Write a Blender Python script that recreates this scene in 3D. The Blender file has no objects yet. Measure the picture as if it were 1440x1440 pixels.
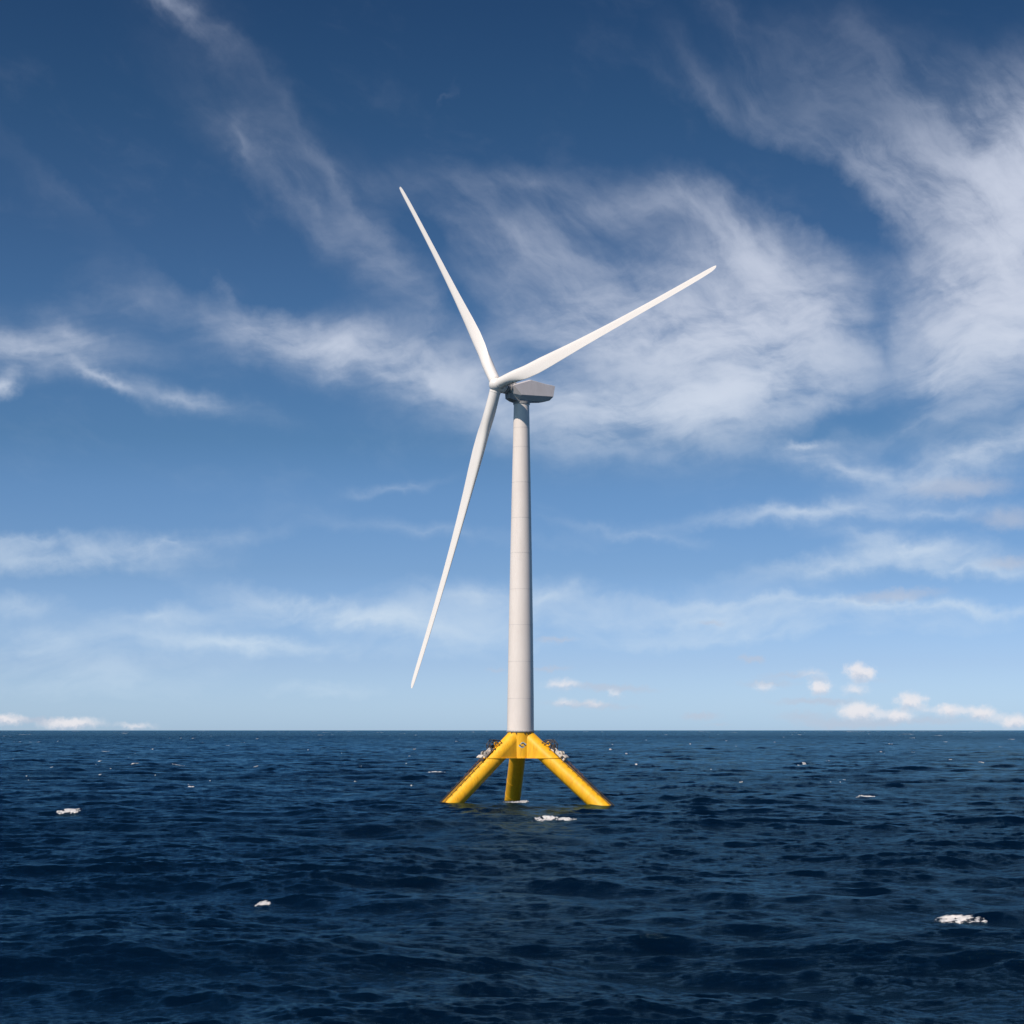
import bpy, bmesh, math, random
import numpy as np
from mathutils import Vector, Matrix

R = math.radians
random.seed(4)
SC = bpy.context.scene
COL = SC.collection

# ------------------------------------------------------------------ camera
EYE = 16.4
FPX = 2500.0                      # focal length in pixels of the 1440 px photograph
cam_d = bpy.data.cameras.new('camera')
cam_d.sensor_width = 36.0
cam_d.lens = FPX / 1440 * 36.0
cam_d.shift_y = (1026.4 - 720) / 1440
cam_d.clip_start = 0.5
cam_d.clip_end = 200000
cam = bpy.data.objects.new('camera', cam_d)
COL.objects.link(cam)
cam.location = (0, 0, EYE)
cam.rotation_euler = (R(90), 0, 0)
SC.camera = cam

# ------------------------------------------------------------------ exposure
SC.view_settings.view_transform = 'Standard'
SC.view_settings.look = 'None'
SC.view_settings.exposure = 0
SC.view_settings.gamma = 1
SC.render.engine = 'CYCLES'

# ------------------------------------------------------------------ sun
SUN_AZ = -37.0                    # degrees, measured from the camera's side of the turbine, to the left
SUN_EL = 46.5
a, e = R(SUN_AZ), R(SUN_EL)
SUN = Vector((math.sin(a) * math.cos(e), -math.cos(a) * math.cos(e), math.sin(e)))
sd = bpy.data.lights.new('sun', 'SUN')
sd.energy = 5.0
sd.angle = R(0.55)
sd.color = (1.0, 0.885, 0.775)
so = bpy.data.objects.new('sun', sd)
COL.objects.link(so)
so.location = (-200, -200, 300)
so.rotation_euler = SUN.to_track_quat('Z', 'Y').to_euler()

# ------------------------------------------------------------------ world: sky and clouds at infinity
W = bpy.data.worlds.new('World')
SC.world = W
W.use_nodes = True
nt = W.node_tree
nt.nodes.clear()
NN, LK = nt.nodes, nt.links


def node(kind, **kw):
    n = NN.new(kind)
    for k, v in kw.items():
        setattr(n, k, v)
    return n


def put(sock, v):
    if isinstance(v, bpy.types.NodeSocket):
        LK.new(v, sock)
    else:
        sock.default_value = v


def M(op, a, b=0.0, c=0.0, clamp=False):
    n = node('ShaderNodeMath', operation=op, use_clamp=clamp)
    put(n.inputs[0], a)
    put(n.inputs[1], b)
    put(n.inputs[2], c)
    return n.outputs[0]


def VM(op, a, b=(0, 0, 0), scale=None):
    n = node('ShaderNodeVectorMath', operation=op)
    put(n.inputs[0], a)
    put(n.inputs[1], b)
    if scale is not None:
        put(n.inputs['Scale'], scale)
    return n.outputs[0]


def sstep(x, lo, hi, tlo=0.0, thi=1.0):
    n = node('ShaderNodeMapRange', interpolation_type='SMOOTHSTEP')
    put(n.inputs[0], x)
    for i, v in enumerate((lo, hi, tlo, thi)):
        n.inputs[i + 1].default_value = v
    return n.outputs[0]


def noise(vec, scale, detail, rough=0.5, dist=0.0, color=False, lac=2.0):
    n = node('ShaderNodeTexNoise')
    put(n.inputs['Vector'], vec)
    n.inputs['Scale'].default_value = scale
    n.inputs['Detail'].default_value = detail
    n.inputs['Roughness'].default_value = rough
    n.inputs['Lacunarity'].default_value = lac
    n.inputs['Distortion'].default_value = dist
    return n.outputs['Color'] if color else n.outputs[0]


tc = node('ShaderNodeTexCoord')
sep = node('ShaderNodeSeparateXYZ')
LK.new(tc.outputs['Generated'], sep.inputs[0])
dx, dy, dz = sep.outputs
AZ = M('ARCTAN2', dx, dy)
EL = M('ARCSINE', dz)
DEG = 180 / math.pi
azd = M('MULTIPLY', AZ, DEG)
eld = M('MULTIPLY', EL, DEG)
cmb = node('ShaderNodeCombineXYZ')
put(cmb.inputs[0], azd)
put(cmb.inputs[1], eld)
P0 = cmb.outputs[0]               # compass direction and height above the horizon, in degrees


def sky_deg(px, py):
    """direction in degrees of a point of the sky"""
    x, y = (px - 720) / FPX, (1027 - py) / FPX
    return math.degrees(math.atan(x)), math.degrees(math.atan(y / math.hypot(1, x)))


def blob_sum(vec, blobs, soft=True):
    """sum of soft elliptical cloud banks: (px, py, half length, half height, tilt, strength)"""
    tot = None
    k = math.degrees(1 / FPX) * (1.5 if soft else 1.0)
    for (px, py, rx, ry, rot, s) in blobs:
        A, E_ = sky_deg(px, py)
        mp = node('ShaderNodeMapping', vector_type='TEXTURE')
        put(mp.inputs['Vector'], vec)
        mp.inputs['Location'].default_value = (A, E_, 0)
        mp.inputs['Rotation'].default_value = (0, 0, R(rot))
        mp.inputs['Scale'].default_value = (rx * k, ry * k, 1)
        g = node('ShaderNodeTexGradient', gradient_type='QUADRATIC_SPHERE' if soft else 'SPHERICAL')
        LK.new(mp.outputs[0], g.inputs[0])
        tot = M('MULTIPLY_ADD', g.outputs[1], s, tot if tot is not None else 0.0)
    return tot


# domain warps
w1 = VM('SUBTRACT', noise(P0, 0.16, 3, 0.5, color=True), (0.5, 0.5, 0.5))
w2 = VM('SUBTRACT', noise(VM('ADD', P0, (31, 7, 3)), 0.75, 4, 0.55, color=True), (0.5, 0.5, 0.5))
PW = VM('ADD', VM('ADD', P0, VM('MULTIPLY', w1, (3.4, 2.2, 0))), VM('MULTIPLY', w2, (1.1, 0.7, 0)))

# cirrus banks where the photograph has them
CIRRUS = [
    # big veil right of the rotor
    (960, 470, 380, 170, -6, 0.95), (1090, 430, 170, 130, -10, 0.75), (850, 580, 300, 62, 2, 0.60),
    (700, 330, 230, 60, -22, 0.30), (890, 290, 180, 36, 8, 0.27), (1050, 335, 200, 50, -38, 0.55),
    (740, 255, 200, 34, -4, 0.22), (980, 560, 260, 70, 14, 0.60), (870, 470, 180, 60, 4, 0.45),
    # right edge masses
    (1440, 240, 210, 150, 20, 1.15), (1460, 340, 220, 160, 0, 1.2), (1420, 480, 160, 100, 0, 0.95),
    (1360, 385, 130, 90, 0, 0.55), (1280, 140, 280, 90, -18, 0.30), (1110, 185, 260, 44, -22, 0.26),
    (1040, 60, 200, 30, -60, 0.13), (1310, 530, 150, 50, 0, 0.50), (1250, 240, 140, 60, -30, 0.35),
    (1000, 130, 150, 30, -50, 0.14), (1200, 60, 200, 60, -40, 0.07),
    # left of the rotor
    (470, 490, 260, 50, -11, 0.95), (400, 445, 110, 40, -10, 0.22), (610, 535, 240, 50, -10, 0.50),
    (560, 400, 220, 50, -45, 0.17), (260, 566, 140, 22, -12, 0.50), (165, 540, 70, 13, -35, 0.60),
    (50, 490, 180, 40, 0, 0.80), (10, 550, 55, 20, 35, 1.1), (150, 430, 140, 30, 8, 0.22), (100, 465, 50, 24, -40, 0.35),
    # plume from the upper left
    (370, 180, 350, 84, -52, 0.13), (342, 195, 60, 20, -72, 0.14), (450, 290, 240, 40, -38, 0.16),
    (245, -8, 110, 24, -32, 0.6), (90, 270, 200, 36, -38, 0.13), (622, 120, 50, 12, 60, 0.26),
    (300, 380, 60, 16, -70, 0.22), (470, 250, 200, 18, -55, 0.12),
    # lower streaks
    (60, 786, 280, 24, 1, 0.90), (240, 764, 150, 18, 5, 0.85), (40, 765, 160, 12, 8, 0.45), (555, 690, 95, 11, 12, 0.38),
    (600, 752, 300, 16, -5, 0.20), (430, 850, 180, 24, -10, 0.75), (520, 872, 230, 24, -4, 0.70), (660, 838, 170, 30, 0, 0.62),
    (370, 905, 200, 17, -3, 0.95), (60, 905, 340, 60, 0, 0.50), (120, 960, 300, 60, 0, 0.40),
    (460, 970, 130, 18, 0, 0.50), (20, 845, 90, 18, 0, 0.5), (230, 868, 120, 18, 0, 0.5), (600, 905, 300, 60, 0, 0.25),
    # right half streaks
    (1400, 640, 210, 36, 14, 1.05), (1190, 660, 190, 22, -12, 0.62), (1130, 722, 250, 16, 6, 0.75),
    (1290, 768, 190, 28, -10, 0.95), (1170, 797, 150, 22, 8, 0.95), (1350, 795, 160, 16, -6, 0.62),
    (1300, 722, 160, 14, 0, 0.52), (1000, 868, 520, 42, 0, 0.75), (1250, 850, 420, 11, -1, 0.70), (1050, 895, 420, 14, 2, 0.35),
    (900, 757, 150, 13, -10, 0.32), (1128, 628, 46, 11, 0, 0.80), (780, 842, 60, 12, 10, 0.35),
    (1300, 600, 260, 34, 12, 0.35),
    # clear blue gaps
    (1180, 290, 180, 50, -36, -0.5), (1250, 470, 60, 180, 6, -0.42), (1170, 600, 140, 40, 20, -0.3), (350, 330, 140, 60, -38, -0.3),
    (780, 150, 330, 60, -8, -0.30), (250, 320, 260, 70, -34, -0.30), (600, 330, 60, 40, -50, -0.3),
    (640, 430, 80, 30, -40, -0.3), (920, 400, 160, 14, -8, -0.2), (740, 500, 60, 30, 0, -0.2),
]
w4 = VM('SUBTRACT', noise(VM('ADD', P0, (3, 70, 3)), 1.6, 5, 0.6, color=True), (0.5, 0.5, 0.5))
PW = VM('ADD', VM('ADD', P0, VM('MULTIPLY', w1, (2.4, 1.5, 0))), VM('ADD', VM('MULTIPLY', w2, (1.3, 0.8, 0)), VM('MULTIPLY', w4, (0.7, 0.45, 0))))
den = M('MULTIPLY', M('POWER', M('MAXIMUM', blob_sum(PW, CIRRUS), 0.0), 1.3), 1.12)


def fibres(vec, angle, sx, sy, scale, rough=0.6, dist=0.1):
    """long soft streaks running at an angle (degrees, positive = rising to the right)"""
    m_ = node('ShaderNodeMapping')
    put(m_.inputs['Vector'], vec)
    m_.inputs['Rotation'].default_value = (0, 0, R(-angle))
    m2 = node('ShaderNodeMapping')
    put(m2.inputs['Vector'], m_.outputs[0])
    m2.inputs['Scale'].default_value = (sx, sy, 1)
    return noise(m2.outputs[0], scale, 9, rough, dist)


P1 = VM('ADD', VM('ADD', P0, VM('MULTIPLY', w1, (3.4, 2.8, 0))), VM('MULTIPLY', w2, (0.7, 0.5, 0)))
fa = fibres(P1, -48, 0.24, 1.0, 0.85)         # upper right and the plume: streaks running down to the right
fb = fibres(VM('ADD', P1, (40, 9, 0)), 10, 0.26, 1.0, 0.9)      # centre and low sky: nearly level streaks
fc = fibres(VM('ADD', P1, (7, 80, 0)), -18, 0.55, 1.0, 0.55)    # broad billows
high = sstep(eld, 11.0, 18.0)
fm = M('ADD', M('MULTIPLY', fa, high), M('MULTIPLY', fb, M('SUBTRACT', 1.0, high)))
fil = sstep(M('ADD', M('MULTIPLY', fm, 0.5), M('MULTIPLY', fc, 0.5)), 0.34, 0.66, 0.0, 1.0)
cir = M('MULTIPLY', den, M('MULTIPLY_ADD', fil, 1.7, 0.30))
cir = M('ADD', cir, M('MULTIPLY', sstep(fc, 0.5, 0.8), 0.06))
cir = M('SUBTRACT', 1.0, M('EXPONENT', M('MULTIPLY', cir, -0.74)))
haze_low = sstep(eld, 0.0, 7.5, 0.10, 0.0)
cir = M('MAXIMUM', cir, haze_low)

# small cumulus low over the sea: white tops and flat grey bases
w3 = VM('SUBTRACT', noise(VM('ADD', P0, (5, 61, 9)), 3.2, 6, 0.62, color=True), (0.5, 0.5, 0.5))
PC = VM('ADD', P0, VM('MULTIPLY', w3, (0.8, 0.42, 0)))
PUFF = [
    (1209, 945, 27, 13, -8, 1.7), (1153, 967, 23, 12, 0, 1.5), (1204, 970, 26, 11, 0, 0.9),
    (1207, 1001, 38, 13, 0, 1.8), (1280, 986, 27, 12, 0, 1.5), (1262, 1007, 30, 10, 0, 1.3),
    (1303, 1000, 15, 8, 0, 0.7), (1335, 1000, 24, 10, 0, 1.4), (1380, 1003, 30, 11, -8, 1.5),
    (1426, 1015, 28, 12, 6, 1.4), (791, 963, 36, 9, 0, 1.0), (865, 976, 17, 8, 0, 0.8),
    (793, 988, 24, 7, 0, 0.8), (835, 991, 30, 7, 0, 0.8), (1075, 967, 22, 9, 0, 0.8),
    (1143, 948, 34, 8, 0, 0.6), (100, 1018, 52, 9, 3, 1.5), (190, 1021, 40, 6, 0, 0.9), (10, 1012, 34, 8, 0, 1.2),
]
GREY = [
    (1150, 987, 90, 8, 0, 1.0), (860, 968, 95, 9, -3, 1.0), (830, 992, 95, 8, -3, 0.9),
    (1110, 950, 70, 7, 4, 0.7), (985, 1008, 40, 8, 0, 1.0), (1130, 1008, 60, 11, 0, 0.8),
    (1190, 1019, 90, 10, 0, 1.1), (1058, 927, 26, 9, 0, 1.1), (780, 900, 45, 6, 0, 0.9),
    (1350, 686, 110, 22, 0, 1.0), (1420, 730, 70, 24, 0, 0.9), (1260, 838, 95, 14, 3, 1.0),
    (1000, 877, 30, 6, 0, 0.8), (50, 1014, 110, 7, -3, 1.1), (1300, 1014, 120, 9, 0, 0.8),
    (1420, 792, 60, 14, 0, 0.9), (770, 941, 50, 6, 0, 0.8), (1080, 962, 60, 8, 0, 0.8),
    (1215, 958, 60, 5, 0, 0.4), (700, 943, 30, 5, 0, 0.6), (1012, 1020, 30, 4, 0, 0.6),
]
PUFF = [(x, y, rx * 1.1, ry * 1.4, rot, s_) for x, y, rx, ry, rot, s_ in PUFF]
puff = sstep(blob_sum(PC, PUFF, False), 0.08, 1.25, 0.0, 0.88)
grey = sstep(blob_sum(PC, GREY, False), 0.04, 0.9, 0.0, 0.55)

sky = node('ShaderNodeTexSky', sky_type='NISHITA')
sky.sun_disc = False
sky.sun_elevation = R(SUN_EL)
sky.sun_rotation = math.atan2(SUN.x, SUN.y)
sky.altitude = 0
sky.air_density = 1.0
sky.dust_density = 0.6
sky.ozone_density = 1.6

# the polarised look of this sky: deep blue high up, paler at the horizon
ramp = node('ShaderNodeValToRGB')
put(ramp.inputs[0], M('DIVIDE', eld, 40.0, clamp=True))
RAMP = [(0.0, (0.3919, 0.564, 0.9385)), (0.005, (0.3819, 0.5514, 0.9288)), (0.0525, (0.2868, 0.3932, 0.6794)), (0.1275, (0.2077, 0.2965, 0.4691)), (0.19, (0.1902, 0.2794, 0.4163)), (0.23, (0.1538, 0.2457, 0.3534)), (0.3125, (0.1377, 0.2237, 0.3204)), (0.3925, (0.1117, 0.1874, 0.2712)), (0.475, (0.0838, 0.1598, 0.2319)), (0.555, (0.0659, 0.1335, 0.2037)), (0.7, (0.0644, 0.1302, 0.2072)), (1.0, (0.1092, 0.2271, 0.3721))]
cr = ramp.color_ramp
while len(cr.elements) < len(RAMP):
    cr.elements.new(0.5)
for i, (p, c) in enumerate(RAMP):       # elements re-sort as they are moved: write them again in order
    cr.elements[i].position = p
    cr.elements[i].color = (*c, 1)
tint = node('ShaderNodeMix', data_type='RGBA', blend_type='MULTIPLY')
tint.inputs[0].default_value = 1.0
LK.new(sky.outputs[0], tint.inputs[6])
LK.new(VM('SCALE', ramp.outputs[0], scale=2.0), tint.inputs[7])
base = tint.outputs[2]


def mixc(fac, a, b):
    n = node('ShaderNodeMix', data_type='RGBA')
    put(n.inputs[0], fac)
    put(n.inputs[6], a)
    put(n.inputs[7], b)
    return n.outputs[2]


SKYS = 0.1
k = 1 / SKYS
cir_col = node('ShaderNodeValToRGB')          # cirrus is greyer high up, whiter low down
put(cir_col.inputs[0], M('DIVIDE', eld, 26.0, clamp=True))
cc = cir_col.color_ramp
cc.elements[0].position = 0.0
cc.elements[0].color = (0.62, 0.76, 0.88, 1)
cc.elements[1].position = 1.0
cc.elements[1].color = (0.42, 0.48, 0.64, 1)
mid = cc.elements.new(0.5)
mid.color = (0.66, 0.71, 0.83, 1)
cc10 = VM('SCALE', cir_col.outputs[0], scale=k)
c1 = mixc(cir, base, cc10)
c2 = mixc(grey, c1, (0.50 * k, 0.55 * k, 0.66 * k, 1))
BASE = [(x, y + 0.62 * ry, rx * 1.05, ry * 0.62, rot, 1.0) for x, y, rx, ry, rot, s_ in PUFF]
under = M('MULTIPLY', sstep(blob_sum(PC, BASE, False), 0.05, 0.9, 0.0, 0.8), sstep(noise(P0, 3.0, 5, 0.6), 0.3, 0.6, 0.4, 1.0))
pcol = mixc(under, (0.84 * k, 0.82 * k, 0.85 * k, 1), (0.48 * k, 0.55 * k, 0.68 * k, 1))
c3 = mixc(puff, c2, pcol)
bg = node('ShaderNodeBackground')
LK.new(c3, bg.inputs[0])
bg.inputs[1].default_value = SKYS
wo = node('ShaderNodeOutputWorld')
LK.new(bg.outputs[0], wo.inputs[0])
W.cycles.sampling_method = 'MANUAL'
W.cycles.sample_map_resolution = 512


# ------------------------------------------------------------------ materials
class Mat:
    def __init__(self, name):
        self.m = bpy.data.materials.new(name)
        self.m.use_nodes = True
        self.t = self.m.node_tree
        self.b = self.t.nodes['Principled BSDF']
        self.out = self.t.nodes['Material Output']

    def n(self, kind, **kw):
        n = self.t.nodes.new(kind)
        for k_, v in kw.items():
            if hasattr(n, k_):
                setattr(n, k_, v)
            else:
                n.inputs[k_].default_value = v
        return n

    def l(self, a, b):
        self.t.links.new(a, b)


def ramp_n(mt, fac, stops):
    r = mt.n('ShaderNodeValToRGB')
    mt.l(fac, r.inputs[0])
    e = r.color_ramp.elements
    while len(e) < len(stops):
        e.new(0.5)
    for i, (p, c) in enumerate(stops):
        e[i].position = p
        e[i].color = (*c, 1) if len(c) == 3 else c
    return r.outputs[0]


def painted(name, c_lo, c_hi, rough=0.4, streak=0.0, streak_col=(0.2, 0.1, 0.03), scale=0.6, bump=0.01):
    mt = Mat(name)
    tcn = mt.n('ShaderNodeTexCoord')
    mp = mt.n('ShaderNodeMapping')
    mp.inputs['Scale'].default_value = (1, 1, 0.35)
    mt.l(tcn.outputs['Object'], mp.inputs[0])
    nz = mt.n('ShaderNodeTexNoise', Scale=scale, Detail=6.0, Roughness=0.6)
    mt.l(mp.outputs[0], nz.inputs['Vector'])
    col = ramp_n(mt, nz.outputs[0], [(0.35, c_lo), (0.65, c_hi)])
    if streak > 0:
        mp2 = mt.n('ShaderNodeMapping')
        mp2.inputs['Scale'].default_value = (2.4, 2.4, 0.22)
        mt.l(tcn.outputs['Object'], mp2.inputs[0])
        n2 = mt.n('ShaderNodeTexNoise', Scale=1.3, Detail=8.0, Roughness=0.65)
        mt.l(mp2.outputs[0], n2.inputs['Vector'])
        f = ramp_n(mt, n2.outputs[0], [(0.52, (0, 0, 0)), (0.72, (streak,) * 3)])
        mx = mt.n('ShaderNodeMix', data_type='RGBA')
        mt.l(f, mx.inputs[0])
        mt.l(col, mx.inputs[6])
        mx.inputs[7].default_value = (*streak_col, 1)
        col = mx.outputs[2]
    mt.l(col, mt.b.inputs['Base Color'])
    mt.b.inputs['Roughness'].default_value = rough
    bp = mt.n('ShaderNodeBump', Strength=0.15, Distance=bump)
    mt.l(nz.outputs[0], bp.inputs['Height'])
    mt.l(bp.outputs[0], mt.b.inputs['Normal'])
    return mt.m


M_TOWER = painted('tower_paint', (0.71, 0.645, 0.59), (0.76, 0.695, 0.64), 0.42, 0.12, (0.42, 0.40, 0.37), 0.3)
M_BLADE = painted('blade_gelcoat', (0.77, 0.735, 0.69), (0.81, 0.775, 0.73), 0.33, 0.06, (0.55, 0.53, 0.5), 0.2)
M_NAC = painted('nacelle_paint', (0.56, 0.53, 0.53), (0.62, 0.59, 0.59), 0.4, 0.15, (0.35, 0.33, 0.32), 0.7)
M_YEL = painted('yellow_marine_paint', (0.82, 0.40, 0.008), (0.93, 0.50, 0.014), 0.45, 0.55, (0.42, 0.17, 0.02), 0.9, 0.02)
M_SEAM = painted('seam_sealant', (0.56, 0.52, 0.49), (0.62, 0.58, 0.55), 0.6)
M_DARK = painted('dark_steel', (0.025, 0.024, 0.026), (0.07, 0.06, 0.055), 0.6, 0.5, (0.14, 0.06, 0.03), 2.0)
M_GREYM = painted('galvanised_steel', (0.22, 0.22, 0.23), (0.34, 0.34, 0.34), 0.45, 0.3, (0.2, 0.1, 0.05), 2.0)
M_WHITE = painted('white_fitting_paint', (0.50, 0.44, 0.36), (0.72, 0.67, 0.60), 0.5, 0.5, (0.40, 0.22, 0.10), 2.2)
M_RUBBER = painted('black_rubber', (0.012, 0.013, 0.014), (0.03, 0.03, 0.03), 0.7)
M_RUST = painted('rusty_chain_iron', (0.07, 0.035, 0.02), (0.17, 0.09, 0.05), 0.8)
M_LOGO = painted('navy_logo_paint', (0.01, 0.03, 0.09), (0.015, 0.05, 0.14), 0.4)
M_LOGOW = painted('pale_logo_paint', (0.42, 0.52, 0.50), (0.55, 0.62, 0.60), 0.4)

# ---- sea water
ms = Mat('sea_water')
tcs = ms.n('ShaderNodeTexCoord')
mpa = ms.n('ShaderNodeMapping')
mpa.inputs['Rotation'].default_value = (0, 0, R(14))
mpa.inputs['Scale'].default_value = (0.55, 1.0, 1.0)
ms.l(tcs.outputs['Object'], mpa.inputs[0])
n1 = ms.n('ShaderNodeTexNoise', Scale=2.4, Detail=8.0, Roughness=0.72, Distortion=0.3)
ms.l(mpa.outputs[0], n1.inputs['Vector'])
# gusts roughen the water in long patches and leave smoother, paler lanes between them
mg = ms.n('ShaderNodeMapping')
mg.inputs['Scale'].default_value = (0.35, 1.0, 1.0)
ms.l(tcs.outputs['Object'], mg.inputs[0])
ng = ms.n('ShaderNodeTexNoise', Scale=0.006, Detail=4.0, Roughness=0.55)
ms.l(mg.outputs[0], ng.inputs['Vector'])
gr = ms.n('ShaderNodeMapRange', interpolation_type='SMOOTHSTEP')
ms.l(ng.outputs[0], gr.inputs[0])
for i_, v_ in enumerate((0.38, 0.62, 0.45, 1.0)):
    gr.inputs[i_ + 1].default_value = v_
bp1 = ms.n('ShaderNodeBump', Distance=0.17)
ms.l(gr.outputs[0], bp1.inputs['Strength'])
ms.l(n1.outputs[0], bp1.inputs['Height'])
# the long waves that the far part of the sheet is too coarse to carry
ln = ms.n('ShaderNodeVectorMath', operation='LENGTH')
ms.l(tcs.outputs['Object'], ln.inputs[0])
mr = ms.n('ShaderNodeMapRange', interpolation_type='SMOOTHSTEP')
ms.l(ln.outputs['Value'], mr.inputs[0])
mr.inputs[1].default_value = 700
mr.inputs[2].default_value = 4500
n3 = ms.n('ShaderNodeTexNoise', Scale=0.13, Detail=5.0, Roughness=0.62)
ms.l(mpa.outputs[0], n3.inputs['Vector'])
bp2 = ms.n('ShaderNodeBump', Distance=3.0)
ms.l(mr.outputs[0], bp2.inputs['Strength'])
ms.l(n3.outputs[0], bp2.inputs['Height'])
ms.l(bp1.outputs[0], bp2.inputs['Normal'])
ms.t.nodes.remove(ms.b)
# reflectance of water by Schlick's formula
geo = ms.n('ShaderNodeNewGeometry')
dt = ms.n('ShaderNodeVectorMath', operation='DOT_PRODUCT')
ms.l(bp2.outputs[0], dt.inputs[0])
ms.l(geo.outputs['Incoming'], dt.inputs[1])


def mth(op, a_, b_, clamp=False):
    n_ = ms.n('ShaderNodeMath', operation=op, use_clamp=clamp)
    for sck, v_ in zip(n_.inputs, (a_, b_)):
        if isinstance(v_, bpy.types.NodeSocket):
            ms.l(v_, sck)
        else:
            sck.default_value = v_
    return n_.outputs[0]


om = mth('SUBTRACT', 1.0, mth('ABSOLUTE', dt.outputs['Value'], 0.0), True)
fre = mth('MULTIPLY', mth('ADD', mth('MULTIPLY', mth('POWER', om, 5.0), 0.90), 0.02), 0.80)
dif = ms.n('ShaderNodeBsdfDiffuse')
dif.inputs['Color'].default_value = (0.0004, 0.0046, 0.0128, 1)     # light coming back up out of deep clear water
gls = ms.n('ShaderNodeBsdfGlossy', Roughness=0.13)
gls.inputs['Color'].default_value = (0.35, 0.63, 0.77, 1)
ms.l(bp2.outputs[0], gls.inputs['Normal'])
mxs = ms.n('ShaderNodeMixShader')
ms.l(fre, mxs.inputs[0])
ms.l(dif.outputs[0], mxs.inputs[1])
ms.l(gls.outputs[0], mxs.inputs[2])
ms.l(mxs.outputs[0], ms.out.inputs['Surface'])
M_SEA = ms.m

mf = Mat('sea_foam')
tcf = mf.n('ShaderNodeTexCoord')
nf = mf.n('ShaderNodeTexNoise', Scale=3.5, Detail=8.0, Roughness=0.7)
mf.l(tcf.outputs['Object'], nf.inputs['Vector'])
mf.l(ramp_n(mf, nf.outputs[0], [(0.36, (0.34, 0.38, 0.41)), (0.56, (0.70, 0.68, 0.66))]), mf.b.inputs['Base Color'])
mf.b.inputs['Roughness'].default_value = 0.8
bf = mf.n('ShaderNodeBump', Strength=0.8, Distance=0.12)
mf.l(nf.outputs[0], bf.inputs['Height'])
mf.l(bf.outputs[0], mf.b.inputs['Normal'])
na = mf.n('ShaderNodeTexNoise', Scale=2.1, Detail=9.0, Roughness=0.72)
mpf = mf.n('ShaderNodeMapping')
mpf.inputs['Scale'].default_value = (0.8, 1.5, 1.5)
mf.l(tcf.outputs['Object'], mpf.inputs[0])
mf.l(mpf.outputs[0], na.inputs['Vector'])
at = mf.n('ShaderNodeAttribute')
at.attribute_name = 'cover'
ad = mf.n('ShaderNodeMath', operation='MULTIPLY_ADD')          # bubbly lace: thin at the rim, closed in the middle
mf.l(na.outputs[0], ad.inputs[0])
ad.inputs[1].default_value = 2.6
mf.l(at.outputs['Fac'], ad.inputs[2])
mp_ = mf.n('ShaderNodeMapRange', interpolation_type='SMOOTHSTEP')
mf.l(ad.outputs[0], mp_.inputs[0])
mp_.inputs[1].default_value = 1.35
mp_.inputs[2].default_value = 1.95
mf.l(mp_.outputs[0], mf.b.inputs['Alpha'])
M_FOAM = mf.m


# ------------------------------------------------------------------ the sea surface
class Ocean:
    """a tile of wind-driven sea made from a spectrum: height and sideways (choppy) displacement"""

    def __init__(self, L, N, lam_min, lam_max, amp_rms, wind_deg, spread, choppy, seed, peak=None):
        rng = np.random.default_rng(seed)
        self.L, self.N, self.ch = L, N, choppy
        kk = 2 * np.pi * np.fft.fftfreq(N, L / N)
        kx, ky = np.meshgrid(kk, kk, indexing='ij')
        K = np.hypot(kx, ky)
        K[0, 0] = 1e-9
        kp = 2 * np.pi / (peak or lam_max)
        S = np.exp(-0.75 * (kp / K) ** 2) / K ** 3.8
        wd = np.radians(wind_deg)
        c = (kx * np.cos(wd) + ky * np.sin(wd)) / K
        S = S * (np.abs(c) ** spread + 0.12)
        lam = 2 * np.pi / K
        S = S * np.clip((lam - lam_min * .8) / (lam_min * .4), 0, 1) * np.clip((lam_max * 1.3 - lam) / (lam_max * .3), 0, 1)
        S[0, 0] = 0
        h = (rng.normal(size=(N, N)) + 1j * rng.normal(size=(N, N))) * np.sqrt(S)
        H = np.real(np.fft.ifft2(h))
        s = amp_rms / H.std()
        Hk = np.fft.fft2(H * s)
        self.h = (H * s).astype(np.float32)
        self.dx = np.real(np.fft.ifft2(1j * kx / K * Hk)).astype(np.float32)
        self.dy = np.real(np.fft.ifft2(1j * ky / K * Hk)).astype(np.float32)

    def _s(self, A, x, y):
        N = self.N
        u = x / self.L * N
        v = y / self.L * N
        i = np.floor(u).astype(np.int64)
        j = np.floor(v).astype(np.int64)
        fu = (u - i).astype(np.float32)
        fv = (v - j).astype(np.float32)
        i %= N
        j %= N
        i1 = (i + 1) % N
        j1 = (j + 1) % N
        return (A[i, j] * (1 - fu) * (1 - fv) + A[i1, j] * fu * (1 - fv) + A[i, j1] * (1 - fu) * fv + A[i1, j1] * fu * fv)

    def sample(self, x, y):
        return (self.ch * self._s(self.dx, x, y), self.ch * self._s(self.dy, x, y), self._s(self.h, x, y))


OC1 = Ocean(760.0, 2048, 2.6, 95, 0.43, 80, 3.5, 1.7, 11, peak=44)
OC2 = Ocean(97.0, 512, 0.45, 3.6, 0.042, 66, 1.8, 1.2, 5, peak=3.4)


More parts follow.
